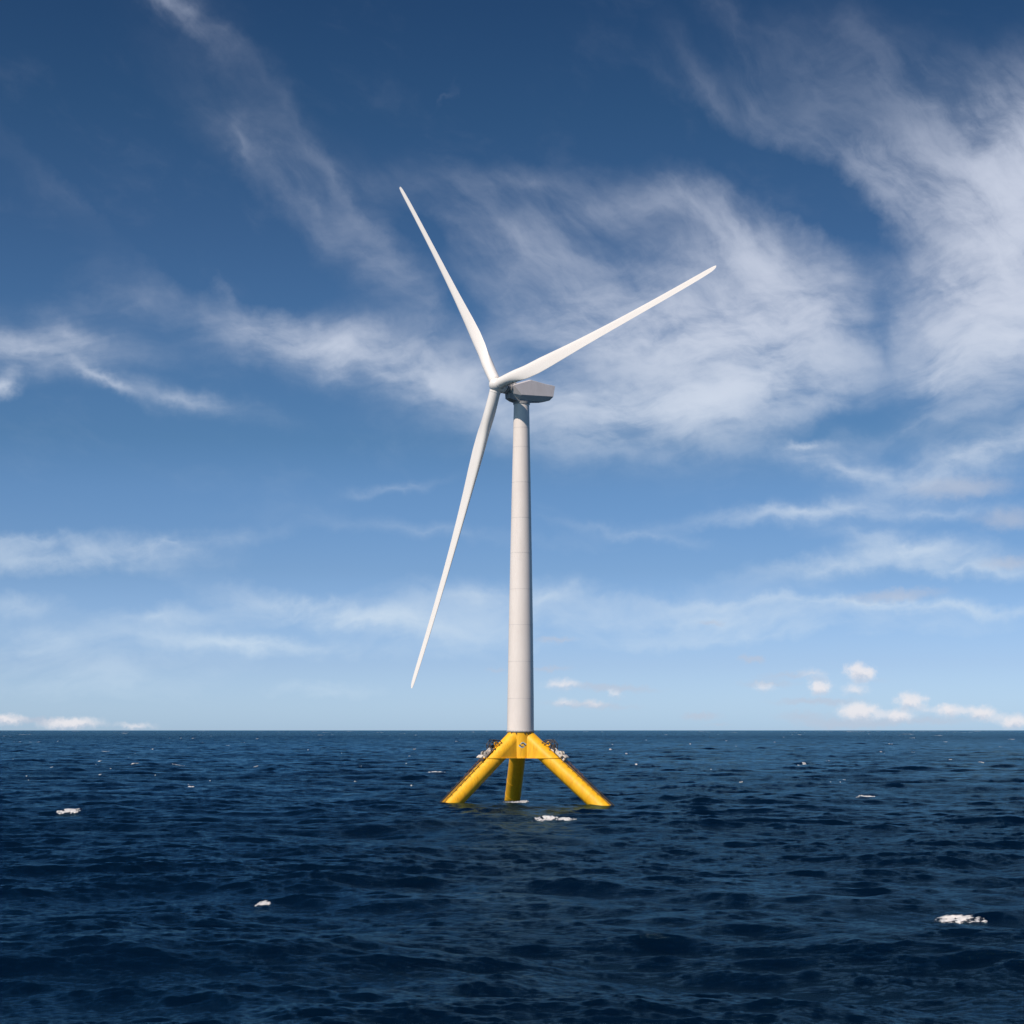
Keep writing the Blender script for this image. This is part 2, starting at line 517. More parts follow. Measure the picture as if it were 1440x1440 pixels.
def sea(x, y):
    x = np.asarray(x, dtype=np.float64)
    y = np.asarray(y, dtype=np.float64)
    a1 = OC1.sample(x, y)
    c_, s_ = math.cos(0.35), math.sin(0.35)
    xr, yr = x * c_ + y * s_, -x * s_ + y * c_
    a2 = OC2.sample(xr, yr)
    a2x, a2y = a2[0] * c_ - a2[1] * s_, a2[0] * s_ + a2[1] * c_
    # wind comes in gusts: patches of rougher and smoother water
    g = 0.85 + 0.35 * np.sin(x / 47.0 + 1.3 * np.sin(y / 61.0)) * np.sin(y / 38.0 + 1.1 * np.sin(x / 83.0))
    # calmer inside the tripod
    d = np.hypot(x - 1.92, y - 400.0)
    calm = 1 - 0.35 * np.exp(-(d / 22.0) ** 4)
    ax = (a1[0] + a2x * g) * calm
    ay = (a1[1] + a2y * g) * calm
    az = (a1[2] + a2[2] * g) * calm
    return ax, ay, az


def mesh_from_grid(name, co, nr, nc, closed, mat_, extra_faces=None):
    me = bpy.data.meshes.new(name)
    me.vertices.add(len(co))
    me.vertices.foreach_set('co', co.astype(np.float32).ravel())
    ii = np.arange(nr - 1)[:, None] * nc
    cmax = nc if closed else nc - 1
    jj = np.arange(cmax)[None, :]
    j2 = (jj + 1) % nc
    q = np.stack([ii + jj, ii + j2, ii + nc + j2, ii + nc + jj], -1).reshape(-1, 4)
    me.loops.add(q.size)
    me.loops.foreach_set('vertex_index', q.astype(np.int32).ravel())
    me.polygons.add(len(q))
    me.polygons.foreach_set('loop_start', np.arange(0, q.size, 4, dtype=np.int32))
    me.polygons.foreach_set('loop_total', np.full(len(q), 4, dtype=np.int32))
    me.polygons.foreach_set('use_smooth', np.ones(len(q), dtype=bool))
    me.update(calc_edges=True)
    me.materials.append(mat_)
    o = bpy.data.objects.new(name, me)
    COL.objects.link(o)
    return o


def build_sea():
    rr = [4.0]
    while rr[-1] < 62000:
        r = rr[-1]
        if r < 60:
            d = 1.2
        elif r < 90:
            d = 0.5
        elif r < 420:
            d = 0.0019 * r
        elif r < 5000:
            d = 0.0035 * r
        else:
            d = 0.011 * r
        rr.append(r + d)
    rr = np.array(rr)
    fine = np.arange(-20, 20, 0.045)
    coarse = [20.0]
    st = 0.06
    while coarse[-1] < 340:
        coarse.append(coarse[-1] + st)
        m = min(coarse[-1] - 20, 340 - coarse[-1])
        st = min(4.0, max(0.06, 0.09 * m))
    coarse = np.array([c for c in coarse if c < 339.9])
    az = np.radians(np.concatenate([fine, coarse]))[::-1]
    X = rr[:, None] * np.sin(az)[None, :]
    Y = rr[:, None] * np.cos(az)[None, :]
    hx, hy, hz = sea(X, Y)
    fade = np.clip((rr - 25) / 40, 0, 1)[:, None]
    co = np.stack([X + hx * fade, Y + hy * fade, hz * fade], -1)
    nr, nc = X.shape
    co = co.reshape(-1, 3)
    o = mesh_from_grid('sea', co, nr, nc, True, M_SEA)
    o['kind'] = 'structure'
    o['label'] = 'dark navy open sea with short choppy waves'
    bm = None
    return o


build_sea()


# ------------------------------------------------------------------ mesh helpers
class MB:
    """collects shapes; build() links them as one mesh object"""

    def __init__(self):
        self.bm = bmesh.new()

    def frame(self, d):
        d = Vector(d).normalized()
        up = Vector((0, 0, 1)) if abs(d.z) < 0.95 else Vector((1, 0, 0))
        u = d.cross(up).normalized()
        return u, u.cross(d).normalized(), d

    def loft(self, rings, cap=True, closed=True):
        vs = [[self.bm.verts.new(p) for p in r] for r in rings]
        n = len(rings[0])
        for a_, b_ in zip(vs, vs[1:]):
            for i in range(n if closed else n - 1):
                j = (i + 1) % n
                self.bm.faces.new((a_[i], a_[j], b_[j], b_[i]))
        if cap:
            self.bm.faces.new(list(reversed(vs[0])))
            self.bm.faces.new(vs[-1])
        return vs

    def tube(self, p0, p1, r0, r1=None, n=24, cap=True):
        r1 = r0 if r1 is None else r1
        p0, p1 = Vector(p0), Vector(p1)
        u, v, d = self.frame(p1 - p0)
        self.loft([[p + r * (math.cos(t) * u + math.sin(t) * v) for t in [2 * math.pi * i / n for i in range(n)]]
                   for p, r in ((p0, r0), (p1, r1))], cap)

    def path(self, pts, r, n=8):
        pts = [Vector(p) for p in pts]
        rings = []
        for i, p in enumerate(pts):
            d = (pts[min(i + 1, len(pts) - 1)] - pts[max(i - 1, 0)])
            u, v, _ = self.frame(d)
            rings.append([p + r * (math.cos(2 * math.pi * k_ / n) * u + math.sin(2 * math.pi * k_ / n) * v) for k_ in range(n)])
        self.loft(rings)

    def lathe(self, prof, origin, axis, n=48, cap=True):
        """prof: (distance along the axis, radius)"""
        u, v, d = self.frame(axis)
        o = Vector(origin)
        self.loft([[o + d * t + r * (math.cos(2 * math.pi * k_ / n) * u + math.sin(2 * math.pi * k_ / n) * v) for k_ in range(n)]
                   for t, r in prof], cap)

    def ring(self, c, axis, R0, r, n=28, m=8, stretch=1.0, along=None):
        """a torus, or an oval chain link when stretched along a direction"""
        axis = Vector(axis).normalized()
        if along is None:
            u, v, _ = self.frame(axis)
        else:
            u = Vector(along).normalized()
            v = axis.cross(u).normalized()
        c = Vector(c)
        rings = []
        for i in range(n + 1):
            t = 2 * math.pi * i / n
            rad = math.cos(t) * u + math.sin(t) * v
            cc_ = c + R0 * (math.cos(t) * u * stretch + math.sin(t) * v)
            rings.append([cc_ + r * (math.cos(2 * math.pi * k_ / m) * rad + math.sin(2 * math.pi * k_ / m) * axis) for k_ in range(m)])
        self.loft(rings, cap=False)
        bmesh.ops.remove_doubles(self.bm, verts=self.bm.verts, dist=1e-5)

    def box(self, c, size, mat3=None, bev=0.03):
        """c centre, size full extents, mat3 columns = local axes"""
        b2 = bmesh.new()
        bmesh.ops.create_cube(b2, size=1)
        for v in b2.verts:
            v.co = Vector((v.co.x * size[0], v.co.y * size[1], v.co.z * size[2]))
        if bev:
            bmesh.ops.bevel(b2, geom=list(b2.edges), offset=min(bev, min(size) * .3), segments=2, affect='EDGES', profile=0.6)
        m = (mat3.to_4x4() if mat3 else Matrix.Identity(4))
        m = Matrix.Translation(Vector(c)) @ m
        b2.transform(m)
        me = bpy.data.meshes.new('tmp')
        b2.to_mesh(me)
        self.bm.from_mesh(me)
        bpy.data.meshes.remove(me)
        b2.free()

    def prism(self, poly, d, bev=0.0):
        """poly: 3D outline, d: extrusion vector"""
        d = Vector(d)
        a_ = [self.bm.verts.new(Vector(p)) for p in poly]
        b_ = [self.bm.verts.new(Vector(p) + d) for p in poly]
        n = len(poly)
        fs = [self.bm.faces.new(list(reversed(a_))), self.bm.faces.new(b_)]
        for i in range(n):
            j = (i + 1) % n
            fs.append(self.bm.faces.new((a_[i], a_[j], b_[j], b_[i])))
        if bev:
            es = list({e_ for f in fs for e_ in f.edges})
            bmesh.ops.bevel(self.bm, geom=es, offset=bev, segments=3, affect='EDGES', profile=0.6)

    def build(self, name, mat_, parent=None, smooth=35):
        bmesh.ops.recalc_face_normals(self.bm, faces=self.bm.faces)
        me = bpy.data.meshes.new(name)
        self.bm.to_mesh(me)
        self.bm.free()
        me.materials.append(mat_)
        o = bpy.data.objects.new(name, me)
        COL.objects.link(o)
        if smooth:
            for p in me.polygons:
                p.use_smooth = True
            me.set_sharp_from_angle(angle=R(smooth))
        if parent:
            o.parent = parent
        return o


def tag(o, label, cat, group=None):
    o['label'] = label
    o['category'] = cat
    if group:
        o['group'] = group
    return o


# ------------------------------------------------------------------ the wind turbine
# all shapes are in the turbine's own frame: origin on the mean water level under the tower axis
TX, TY = 1.92, 400.0
turbine = bpy.data.objects.new('wind_turbine', None)
COL.objects.link(turbine)
turbine.location = (TX, TY, 0)
turbine.empty_display_size = 5
tag(turbine, 'white three-bladed floating wind turbine standing on a yellow three-legged base in the sea', 'wind turbine')
PXM = 0.16


def zpx(y):
    return EYE + (1027 - y) * PXM


Z_TOP_Y = 16.05                    # top of the yellow base
Z_DECK = 10.2                      # flat underside of the yellow base
SLOPE = 64 / 75
ROT = 5.5
ARM = [R(210 + ROT), R(330 + ROT), R(90 + ROT)]

# tower ------------------------------------------------------------
prof = [(Z_TOP_Y, 37.6), (zpx(983), 37.0), (zpx(880), 34.0), (zpx(779), 30.3), (zpx(680), 26.3), (zpx(630), 24.1), (zpx(567), 21.6)]
Z_TT = zpx(567)


def tower_r(z):
    return float(np.interp(z, [p[0] for p in prof], [p[1] for p in prof])) * PXM / 2


def tower_x(z):
    return 0.22 * (z - Z_TOP_Y) / (Z_TT - Z_TOP_Y)


t = MB()
zs = np.linspace(Z_TOP_Y, Z_TT, 60)
t.loft([[Vector((tower_x(z) + tower_r(z) * math.cos(q), tower_r(z) * math.sin(q), z)) for q in [2 * math.pi * i / 96 for i in range(96)]] for z in zs])
tower = t.build('tower', M_TOWER, turbine)
for y in (603, 630, 679.6, 729.5, 778.7, 829.5, 879.6, 931, 982.8):
    z = zpx(y)
    f = MB()
    rr_ = tower_r(z)
    f.lathe([(-0.05, rr_ - 0.1), (-0.04, rr_ + 0.014), (0.04, rr_ + 0.014), (0.05, rr_ - 0.1)], (tower_x(z), 0, z), (0, 0, 1), 96, cap=False)
    f.build('flange_ring', M_SEAM, tower)
# bolted flange at the foot of the tower
f = MB()
f.lathe([(-0.12, 2.6), (-0.12, 3.17), (0.12, 3.17), (0.12, 2.6)], (0, 0, Z_TOP_Y), (0, 0, 1), 72, cap=False)
for i in range(48):
    q = 2 * math.pi * i / 48
    f.tube((3.09 * math.cos(q), 3.09 * math.sin(q), Z_TOP_Y + .1), (3.09 * math.cos(q), 3.09 * math.sin(q), Z_TOP_Y + .24), 0.045, n=6)
f.build('base_flange', M_GREYM, tower)

# rotor geometry -----------------------------------------------------
YAW, TILT, TH0, CONE = R(53.7), R(4.4), R(50.8), R(0.6)
nrm = Vector((-math.sin(YAW) * math.cos(TILT), -math.cos(YAW) * math.cos(TILT), math.sin(TILT)))   # upwind
back = -nrm
hub_u = nrm.cross(Vector((0, 0, 1))).normalized()
hub_w = hub_u.cross(nrm).normalized()
D_HUB = 396.0
HUB = Vector(((698.8 - 720) / FPX * D_HUB - TX, D_HUB - TY, EYE + (1027 - 542.0) / FPX * D_HUB))
RB = 455.4 * PXM * (D_HUB / 400)


# blades -------------------------------------------------------------
PITCH = R(-8)
S_ = [0.00, 0.03, 0.06, 0.10, 0.15, 0.20, 0.26, 0.33, 0.42, 0.52, 0.62, 0.72, 0.82, 0.90, 0.95, 0.98, 0.993, 1.0]
CH = [2.50, 2.50, 2.60, 2.95, 3.42, 3.60, 3.35, 2.90, 2.42, 2.06, 1.80, 1.60, 1.46, 1.35, 1.22, 1.04, 0.80, 0.40]
TK = [1.00, 1.00, 0.93, 0.72, 0.52, 0.42, 0.35, 0.30, 0.26, 0.24, 0.22, 0.20, 0.19, 0.18, 0.18, 0.18, 0.18, 0.18]
TW = [-2, -2, -2, -2, -1.5, -1, -1, -1, -1.5, -2, -2, -2, -2, -2, -2, -2, -2, -2]


def section(c, tk, rnd, n=32):
    """blade cross-section in (chord, thickness); rnd=1 is the round root"""
    out = []
    for i in range(n):
        q = 2 * math.pi * i / n
        xc = 0.5 * (1 - math.cos(q))              # 0 leading edge .. 1 trailing edge
        yt = 5 * tk * (0.2969 * math.sqrt(max(xc, 0)) - 0.126 * xc - 0.3516 * xc ** 2 + 0.2843 * xc ** 3 - 0.1015 * xc ** 4)
        camber = -0.04 * 4 * xc * (1 - xc)
        sgn = 1 if q < math.pi else -1
        ax_, ay_ = (xc - 0.32) * c, (camber + sgn * yt) * c
        cx_, cy_ = -math.cos(q) * c * 0.5, math.sin(q) * c * 0.5
        out.append((ax_ * (1 - rnd) + cx_ * rnd, ay_ * (1 - rnd) + cy_ * rnd))
    return out


def blade_mesh():
    """blade along +Z from the hub centre; +X is the trailing side, +Y is upwind"""
    mb = MB()
    rings = []
    for s in np.concatenate([np.linspace(0, 0.2, 24), np.linspace(0.215, 0.94, 46), np.linspace(0.95, 1.0, 12)]):
        c = float(np.interp(s, S_, CH))
        tk = float(np.interp(s, S_, TK))
        tw = R(float(np.interp(s, S_, TW))) + PITCH
        rnd = float(np.clip(1 - (s - 0.03) / 0.11, 0, 1))
        rnd = rnd * rnd * (3 - 2 * rnd)
        z = 1.2 + s * (RB - 1.2)
        pre = 2.4 * (s ** 2.2 - s)                        # prebend, upwind
        pts = []
        for (x, y) in section(c, tk, rnd):
            xr = x * math.cos(tw) + y * math.sin(tw)
            yr = -x * math.sin(tw) + y * math.cos(tw)
            pts.append(Vector((xr, yr + pre, z)))
        rings.append(pts)
    mb.loft(rings)
    return mb


blade0 = None
for k_ in range(3):
    an = TH0 + k_ * 2 * math.pi / 3
    rad = math.cos(CONE) * (math.cos(an) * hub_u + math.sin(an) * hub_w) + math.sin(CONE) * nrm
    # clockwise side as seen from upwind: hub_u points to the right hand of somebody looking downwind ... flipped below if needed
    tang = rad.cross(nrm).normalized()
    yv = rad.cross(tang).normalized()
    if yv.dot(nrm) < 0:
        yv = -yv
    m4 = Matrix((tang, yv, rad)).transposed().to_4x4()
    m4.translation = HUB
    if blade0 is None:
        blade0 = blade_mesh().build('blade', M_BLADE, turbine, 40)
        bo = blade0
    else:
        bo = blade0.copy()
        COL.objects.link(bo)
        bo.parent = turbine
    bo.matrix_local = m4
    # root cuff
    if k_ == 0:
        cf = MB()
        cf.lathe([(1.45, 1.20), (1.45, 1.275), (1.62, 1.275), (1.62, 1.20)], (0, 0, 0), (0, 0, 1), 48, cap=False)
        cuff0 = cf.build('root_cuff', M_BLADE, bo)
    else:
        cu = cuff0.copy()
        COL.objects.link(cu)
        cu.parent = bo

# hub / nose cone ------------------------------------------------------
hb = MB()
hp = [(-1.75, 1.30), (-1.6, 1.46), (-0.9, 1.62), (0.0, 1.66), (0.7, 1.60), (1.25, 1.42), (1.7, 1.12), (2.0, 0.76), (2.16, 0.38), (2.2, 0.05)]
hb.lathe([(p[0] - .35, p[1]) for p in hp], HUB, nrm, 56)
hub = hb.build('hub', M_BLADE, turbine, 50)
h2 = MB()
h2.lathe([(0.0, 0.9), (0.0, 1.50), (0.35, 1.50), (0.35, 0.9)], HUB + back * 2.15, back, 56, cap=False)
h2.lathe([(0.0, 0.8), (0.0, 1.25), (0.5, 1.25), (0.5, 0.8)], HUB + back * 2.5, back, 56, cap=False)
h2.build('rotor_bearing', M_GREYM, hub)

# nacelle ----------------------------------------------------------------
bh = Vector((math.sin(YAW), math.cos(YAW), 0))           # horizontal, towards the rear
side = Vector((math.cos(YAW), -math.sin(YAW), 0))        # the flank turned to the camera
Z = Vector((0, 0, 1))
NB = Vector((tower_x(Z_TT), 0, Z_TT))                    # top of the tower


def flank_point(px, py, lat):
    """where the sight line meets the plane of the nacelle's flank -> (along, up) in metres from the tower top"""
    d = Vector(((px - 720) / FPX, 1, (1027 - py) / FPX))
    o = Vector((0, 0, EYE)) - turbine.location - NB - side * lat
    tt = -o.dot(side) / d.dot(side)
    p = o + d * tt
    return p.dot(bh), p.z


FL = [flank_point(*p, 2.0 + 0.1) for p in ((724.2, 541.4), (733.2, 555.8), (778.0, 558.7), (782.0, 543.2), (748.5, 532.3))]
print('flank', [(round(a_, 2), round(b_, 2)) for a_, b_ in FL])
(A0, A1), (B0, B1), (C0, C1), (D0, D1), (E0, E1) = FL
E1 -= 0.35


def npt(a_, lat, z):
    return NB + bh * a_ + side * lat + Z * z


nb = MB()
NW = 2.2


def sec(al, ah, zb, zc, zt, w, wb, crown, lean=0.38):
    """al, ah: station of the chine and of the roof edge; zb keel, zc chine, zt roof edge; w, wb half widths"""
    half = [(al, wb, zb), (al, w - 0.06, zc - 0.07), (al, w, zc + 0.03), (ah, w - lean, zt - 0.08),
            (ah, w - lean - 0.12, zt), (ah, w * 0.4, zt + crown)]
    return [npt(a_, l_, z_) for a_, l_, z_ in half] + [npt(a_, -l_, z_) for a_, l_, z_ in reversed(half)]


nb.loft([
    sec(B0 - 1.7, A0 - 1.1, B1 - 0.25, B1 + 0.35, A1 - 0.35, 1.25, 0.7, 0.05, 0.1),
    sec(B0 - 0.06, A0 - 0.06, B1 - 0.85, B1 - 0.02, A1 - 0.03, NW - 0.05, 1.25, 0.10),
    sec(B0, A0, B1 - 0.88, B1, A1, NW, 1.3, 0.12),
    sec(E0 + 0.6, E0, B1 - 0.92, B1 + (C1 - B1) * .4, E1, NW, 1.35, 0.15),
    sec(C0 - 1.6, C0 - 1.6, C1 - 1.05, C1 - (C1 - B1) * .15, E1 + (D1 - E1) * .75, NW, 1.35, 0.15),
    sec(C0 - 0.45, C0 - 0.3, C1 - 0.78, C1 - 0.02, D1 + 0.12, NW - 0.02, 1.3, 0.12),
    sec(C0, D0 - 0.05, C1 - 0.12, C1 + 0.05, D1 + 0.02, NW - 0.05, 1.2, 0.10),
])
nac = nb.build('nacelle', M_NAC, turbine, 12)
# bed frame joining hub and tower: collar rings under the flank
cl = MB()
axis_p = HUB + back * 2.9
cl.lathe([(0, 1.2), (0.0, 1.55), (0.25, 1.65), (0.5, 1.55), (0.55, 1.35), (1.0, 1.45), (1.1, 1.7), (1.4, 1.7), (1.5, 1.4), (2.6, 1.5), (2.6, 0.9)],
         axis_p, back, 56, cap=False)
cl.build('main_bearing_housing', M_GREYM, nac)
bf_ = MB()
bf_.loft([[npt(a_, l_, z_) for l_, z_ in ((-w_, lo), (w_, lo), (w_ + .15, hi), (-w_ - .15, hi))]
          for a_, w_, lo, hi in ((-3.9, 0.8, 0.55, 1.6), (-2.6, 1.1, 0.15, 1.9), (-1.2, 1.35, -0.02, 2.0), (1.8, 1.3, -0.02, 2.0))])
bf_.build('bed_frame', M_GREYM, nac)
yb = MB()
yb.lathe([(-0.45, 1.4), (-0.45, 1.86), (-0.12, 1.90), (0.12, 1.90), (0.2, 1.4)], NB, (0, 0, 1), 64, cap=False)
yb.build('yaw_bearing', M_GREYM, nac)

# yellow base ---------------------------------------------------------------
col = MB()
col.lathe([(Z_DECK + .02, 2.95), (Z_TOP_Y - 0.12, 2.99)], (0, 0, 0), (0, 0, 1), 96)
column = col.build('base_column', M_YEL, turbine)
RT = 1.80                                       # radius of the sloping tubes


def arm_frame(q):
    h = Vector((math.cos(q), math.sin(q), 0))
    ax_ = Vector((h.x, h.y, -SLOPE)).normalized()       # down the leg
    lat = Vector((-h.y, h.x, 0))
    nn = lat.cross(ax_)
    if nn.z < 0:
        nn = -nn
    return h, ax_, lat.normalized(), nn.normalized()


def on_axis(q, r, off=0.0, lat=0.0):
    h, ax_, l_, n_ = arm_frame(q)
    return h * r + Z * (Z_TOP_Y - SLOPE * r) + n_ * off + l_ * lat


def cut_ring(q, rad, z, n=64):
    """the tube's outline where a level plane cuts it"""
    h, ax_, l_, n_ = arm_frame(q)
    out = []
    for i in range(n):
        s = 2 * math.pi * i / n
        p = Z * Z_TOP_Y + rad * (math.cos(s) * l_ + math.sin(s) * n_)
        out.append(p + ax_ * ((z - p.z) / ax_.z))
    return out


def plain_ring(q, rad, r, n=64):
    h, ax_, l_, n_ = arm_frame(q)
    c = on_axis(q, r)
    return [c + rad * (math.cos(2 * math.pi * i / n) * l_ + math.sin(2 * math.pi * i / n) * n_) for i in range(n)]


legs = []
arms = []
for q in ARM:
    h, ax_, l_, n_ = arm_frame(q)
    am = MB()
    am.loft([plain_ring(q, RT, 0.9), cut_ring(q, RT, Z_DECK + 0.02)])
    r_end = (Z_TOP_Y - Z_DECK) / SLOPE
    w = RT - 0.012
    poly = [h * 0.2 + Z * (Z_DECK + .02), h * r_end + Z * (Z_DECK + .02), h * 0.2 + Z * (Z_TOP_Y - .2)]
    am.prism([p - l_ * w for p in poly], l_ * 2 * w)
    arm = am.build('base_arm', M_YEL, turbine)
    # weld bead along the tube's upper edge
    arms.append(arm)
    lg = MB()
    RL = RT + 0.04
    lg.loft([cut_ring(q, RL, Z_DECK - 0.2)] + [cut_ring(q, RL, z_) for z_ in np.linspace(Z_DECK - 0.6, -3.5, 12)])
    leg = lg.build('leg', M_YEL, turbine)
    legs.append(leg)
    wl = MB()
    for rw in (13.2, 17.0):
        wl.ring(on_axis(q, rw), ax_, RL + 0.005, 0.035, 64, 6)
    wl.build('weld_seam', M_YEL, leg)
# deck plate: three-pointed star, a thin flange under the arms
outl = []
for q in ARM:
    h, ax_, l_, n_ = arm_frame(q)
dk = MB()
for i_, q in enumerate(ARM):
    h, ax_, l_, n_ = arm_frame(q)
    cr_ = cut_ring(q, RT + 0.16, Z_DECK - 0.16 + 0.002 * i_, 48)
    # keep the outer half of the cut ellipse, join to the centre
    outer = [p for p in cr_ if p.dot(h) > r_end]
    outer.sort(key=lambda p: math.atan2(p.dot(l_), p.dot(h) - r_end))
    w2_ = RT + 0.16
    poly = [h * 0 - l_ * w2_ + Z * (Z_DECK - 0.16 + .002 * i_)] + outer + [h * 0 + l_ * w2_ + Z * (Z_DECK - 0.16 + .002 * i_)]
    dk.prism(poly, (0, 0, 0.17 + 0.002 * i_))
dk.lathe([(0, 3.12), (0.175, 3.12)], (0, 0, Z_DECK - 0.165), (0, 0, 1), 72)
dk.build('deck_plate', M_YEL, turbine)

# emblem: two hooks turned round each other, on the front of the column
lgx = (697, 555)
HOOK = [(606, 545), (628, 560), (648, 585), (672, 606), (700, 610), (728, 590)]
HOOK2 = [(2 * lgx[0] - x, 2 * lgx[1] - y) for x, y in HOOK]


def col_pt(px, py, off):
    """a point of the emblem on the column's front; px,py are emblem units, 20.57 to a pixel of the photograph"""
    s = 0.97 * PXM / 20.57
    x = (px - lgx[0]) * s + 0.42
    z = 13.02 - (py - lgx[1]) * s
    rr_ = 2.98 + off
    return Vector((x, -math.sqrt(rr_ ** 2 - x ** 2), z))


def hook(pts, w0, w1_, off, th):
    mb = MB()
    P_ = [Vector((x, y)) for x, y in pts]
    L_, R_ = [], []
    for i, p in enumerate(P_):
        d = (P_[min(i + 1, len(P_) - 1)] - P_[max(i - 1, 0)]).normalized()
        nn_ = Vector((-d.y, d.x))
        ww = w0 + (w1_ - w0) * i / (len(P_) - 1)
        L_.append(p + nn_ * ww)
        R_.append(p - nn_ * ww)
    rings = []
    for a_, b_ in zip(L_, R_):
        rings.append([col_pt(a_.x, a_.y, off), col_pt(b_.x, b_.y, off), col_pt(b_.x, b_.y, off + th), col_pt(a_.x, a_.y, off + th)])
    mb.loft(rings)
    return mb


em = hook([(590, 560), (630, 600), (680, 632), (730, 610), (752, 580)], 22, 12, 0.004, 0.012).build('emblem_backing', M_LOGOW, column)
em = hook([(2 * lgx[0] - x, 2 * lgx[1] - y) for x, y in [(590, 560), (630, 600), (680, 632), (730, 610), (752, 580)]], 22, 12, 0.004, 0.012).build('emblem_backing', M_LOGOW, column)
hook(HOOK, 17, 9, 0.02, 0.02).build('emblem', M_LOGO, column)
hook(HOOK2, 17, 9, 0.02, 0.02).build('emblem', M_LOGO, column)

# small brackets and cable loops at the top of the column
for q in (R(-72), R(-58), R(-46), R(-108), R(-130)):
    br = MB()
    br.box(Vector((3.08 * math.cos(q), 3.08 * math.sin(q), Z_TOP_Y - 0.35)), (0.22, 0.22, 0.3), Matrix.Rotation(q, 3, 'Z'), 0.03)
    br.build('cable_bracket', M_DARK, column)

# mooring gear on the two front arms -----------------------------------------
for ai in (0, 1):
    q = ARM[ai]
    h, ax_, l_, n_ = arm_frame(q)
    F3 = Matrix((ax_, l_, n_)).transposed()
    S0 = Vector((0, 0, Z_TOP_Y))

    def G(t_, n_off, lat=0.0):
        """t_: metres down the slope from the tower axis, n_off above the tube's crown"""
        return S0 + ax_ * t_ + n_ * (RT + n_off) + l_ * lat

    par = arms[ai]
    # lifting eyes
    for tt, lat in ((7.0, 0.0),):
        pe = MB()
        pe.ring(G(tt, 0.50, lat), l_, 0.38, 0.16, 28, 10)
        pe.box(G(tt, 0.06, lat), (1.1, 0.22, 0.42), F3, 0.05)
        pe.build('lifting_eye', M_YEL, par)
    # winch frame: dark tube frame, drum and sheaves
    wf = MB()
    for lat in (-0.75, 0.75):
        wf.path([G(5.9, -0.25, lat), G(6.2, 0.9, lat), G(7.2, 1.9, lat), G(8.6, 1.7, lat), G(9.4, 0.3, lat)], 0.12)
        wf.path([G(6.6, -0.2, lat), G(7.4, 1.8, lat)], 0.09)
        wf.path([G(8.4, -0.2, lat), G(7.6, 1.8, lat)], 0.09)
    for tt, oo in ((6.2, 0.9), (7.2, 1.9), (8.6, 1.7)):
        wf.tube(G(tt, oo, -0.75), G(tt, oo, 0.75), 0.06, n=8)
    wf.build('winch_frame', M_DARK, par)
    wd = MB()
    wd.tube(G(8.3, 0.85, -0.6), G(8.3, 0.85, 0.6), 0.26, n=20)
    for lat in (-0.62, 0.54):
        wd.tube(G(8.3, 0.85, lat), G(8.3, 0.85, lat + 0.08), 0.42, n=24)
    wd.build('winch_drum', M_DARK, par)
    # white chain stopper: cradle, cheek plates, wheel, crossbar
    cs = MB()
    cs.box(G(9.9, 0.22), (2.9, 1.1, 0.26), F3, 0.08)
    for lat in (-0.55, 0.55):
        poly = [G(9.0, 0.3, lat), G(11.2, 0.3, lat), G(11.5, 0.9, lat), G(10.9, 1.5, lat), G(10.4, 1.35, lat), G(9.9, 0.7, lat), G(9.0, 0.55, lat)]
        cs.prism(poly, l_ * 0.12, 0.03)
    cs.box(G(12.0, 1.15), (0.9, 1.9, 0.26), F3, 0.06)
    cs.box(G(12.1, 0.45), (0.4, 0.6, 1.3), F3, 0.06)
    cs.build('chain_stopper', M_WHITE, par)
    wh = MB()
    wh.ring(G(10.6, 0.95), l_, 0.42, 0.14, 28, 10)
    wh.tube(G(10.6, 0.95, -0.75), G(10.6, 0.95, 0.75), 0.12, n=14)
    for k_ in range(5):
        s = 2 * math.pi * k_ / 5
        wh.tube(G(10.6, 0.95), G(10.6 + .4 * math.cos(s), 0.95 + .4 * math.sin(s)), 0.05, n=6)
    wh.build('chain_wheel', M_DARK, par)
    hy = MB()
    hy.tube(G(8.6, 0.75, 0.35), G(9.9, 0.8, 0.35), 0.11, n=12)
    hy.tube(G(8.6, 0.75, -0.35), G(9.9, 0.8, -0.35), 0.11, n=12)
    hy.tube(G(9.9, 0.8, 0.35), G(10.6, 0.82, 0.35), 0.055, n=10)
    hy.tube(G(9.9, 0.8, -0.35), G(10.6, 0.82, -0.35), 0.055, n=10)
    hy.build('hydraulic_ram', M_WHITE, par)
    # chain down the crown of the leg, link by link
    lp = legs[ai]
    for k_ in range(11):
        tt = 11.9 + k_ * 0.62
        li = MB()
        li.ring(G(tt, 0.66 - 0.014 * k_), (l_ if k_ % 2 else n_), 0.17, 0.065, 20, 6, 2.1, ax_)
        li.build('chain_link', M_RUST, lp)
    # hose (bend stiffener) carrying the line into the water
    ho = MB()
    ho.path([G(18.2 + k_ * 0.7, 0.48 - 0.004 * k_) for k_ in range(18)], 0.16, 12)
    ho.build('mooring_hose', M_RUBBER, lp)
    cb = MB()
    cb.path([G(9.5 + k_ * 0.5, 0.13 + 0.05 * math.sin(k_ * 1.7), 0.62) for k_ in range(36)], 0.075, 8)
    cb.path([G(9.5 + k_ * 0.5, 0.13 + 0.04 * math.sin(k_ * 1.1), -0.62) for k_ in range(36)], 0.06, 8)
    cb.build('power_cable', M_RUBBER, lp)
    # saddles that hold the lines
    for k_ in range(8):
        sd_ = MB()
        tt = 12.6 + k_ * 1.55
        sd_.path([G(tt, -0.35, -0.95), G(tt, 0.35, -0.8), G(tt, 0.78, -0.35), G(tt, 0.78, 0.35), G(tt, 0.35, 0.8), G(tt, -0.35, 0.95)], 0.045, 8)
        sd_.build('line_clamp', M_DARK, lp)


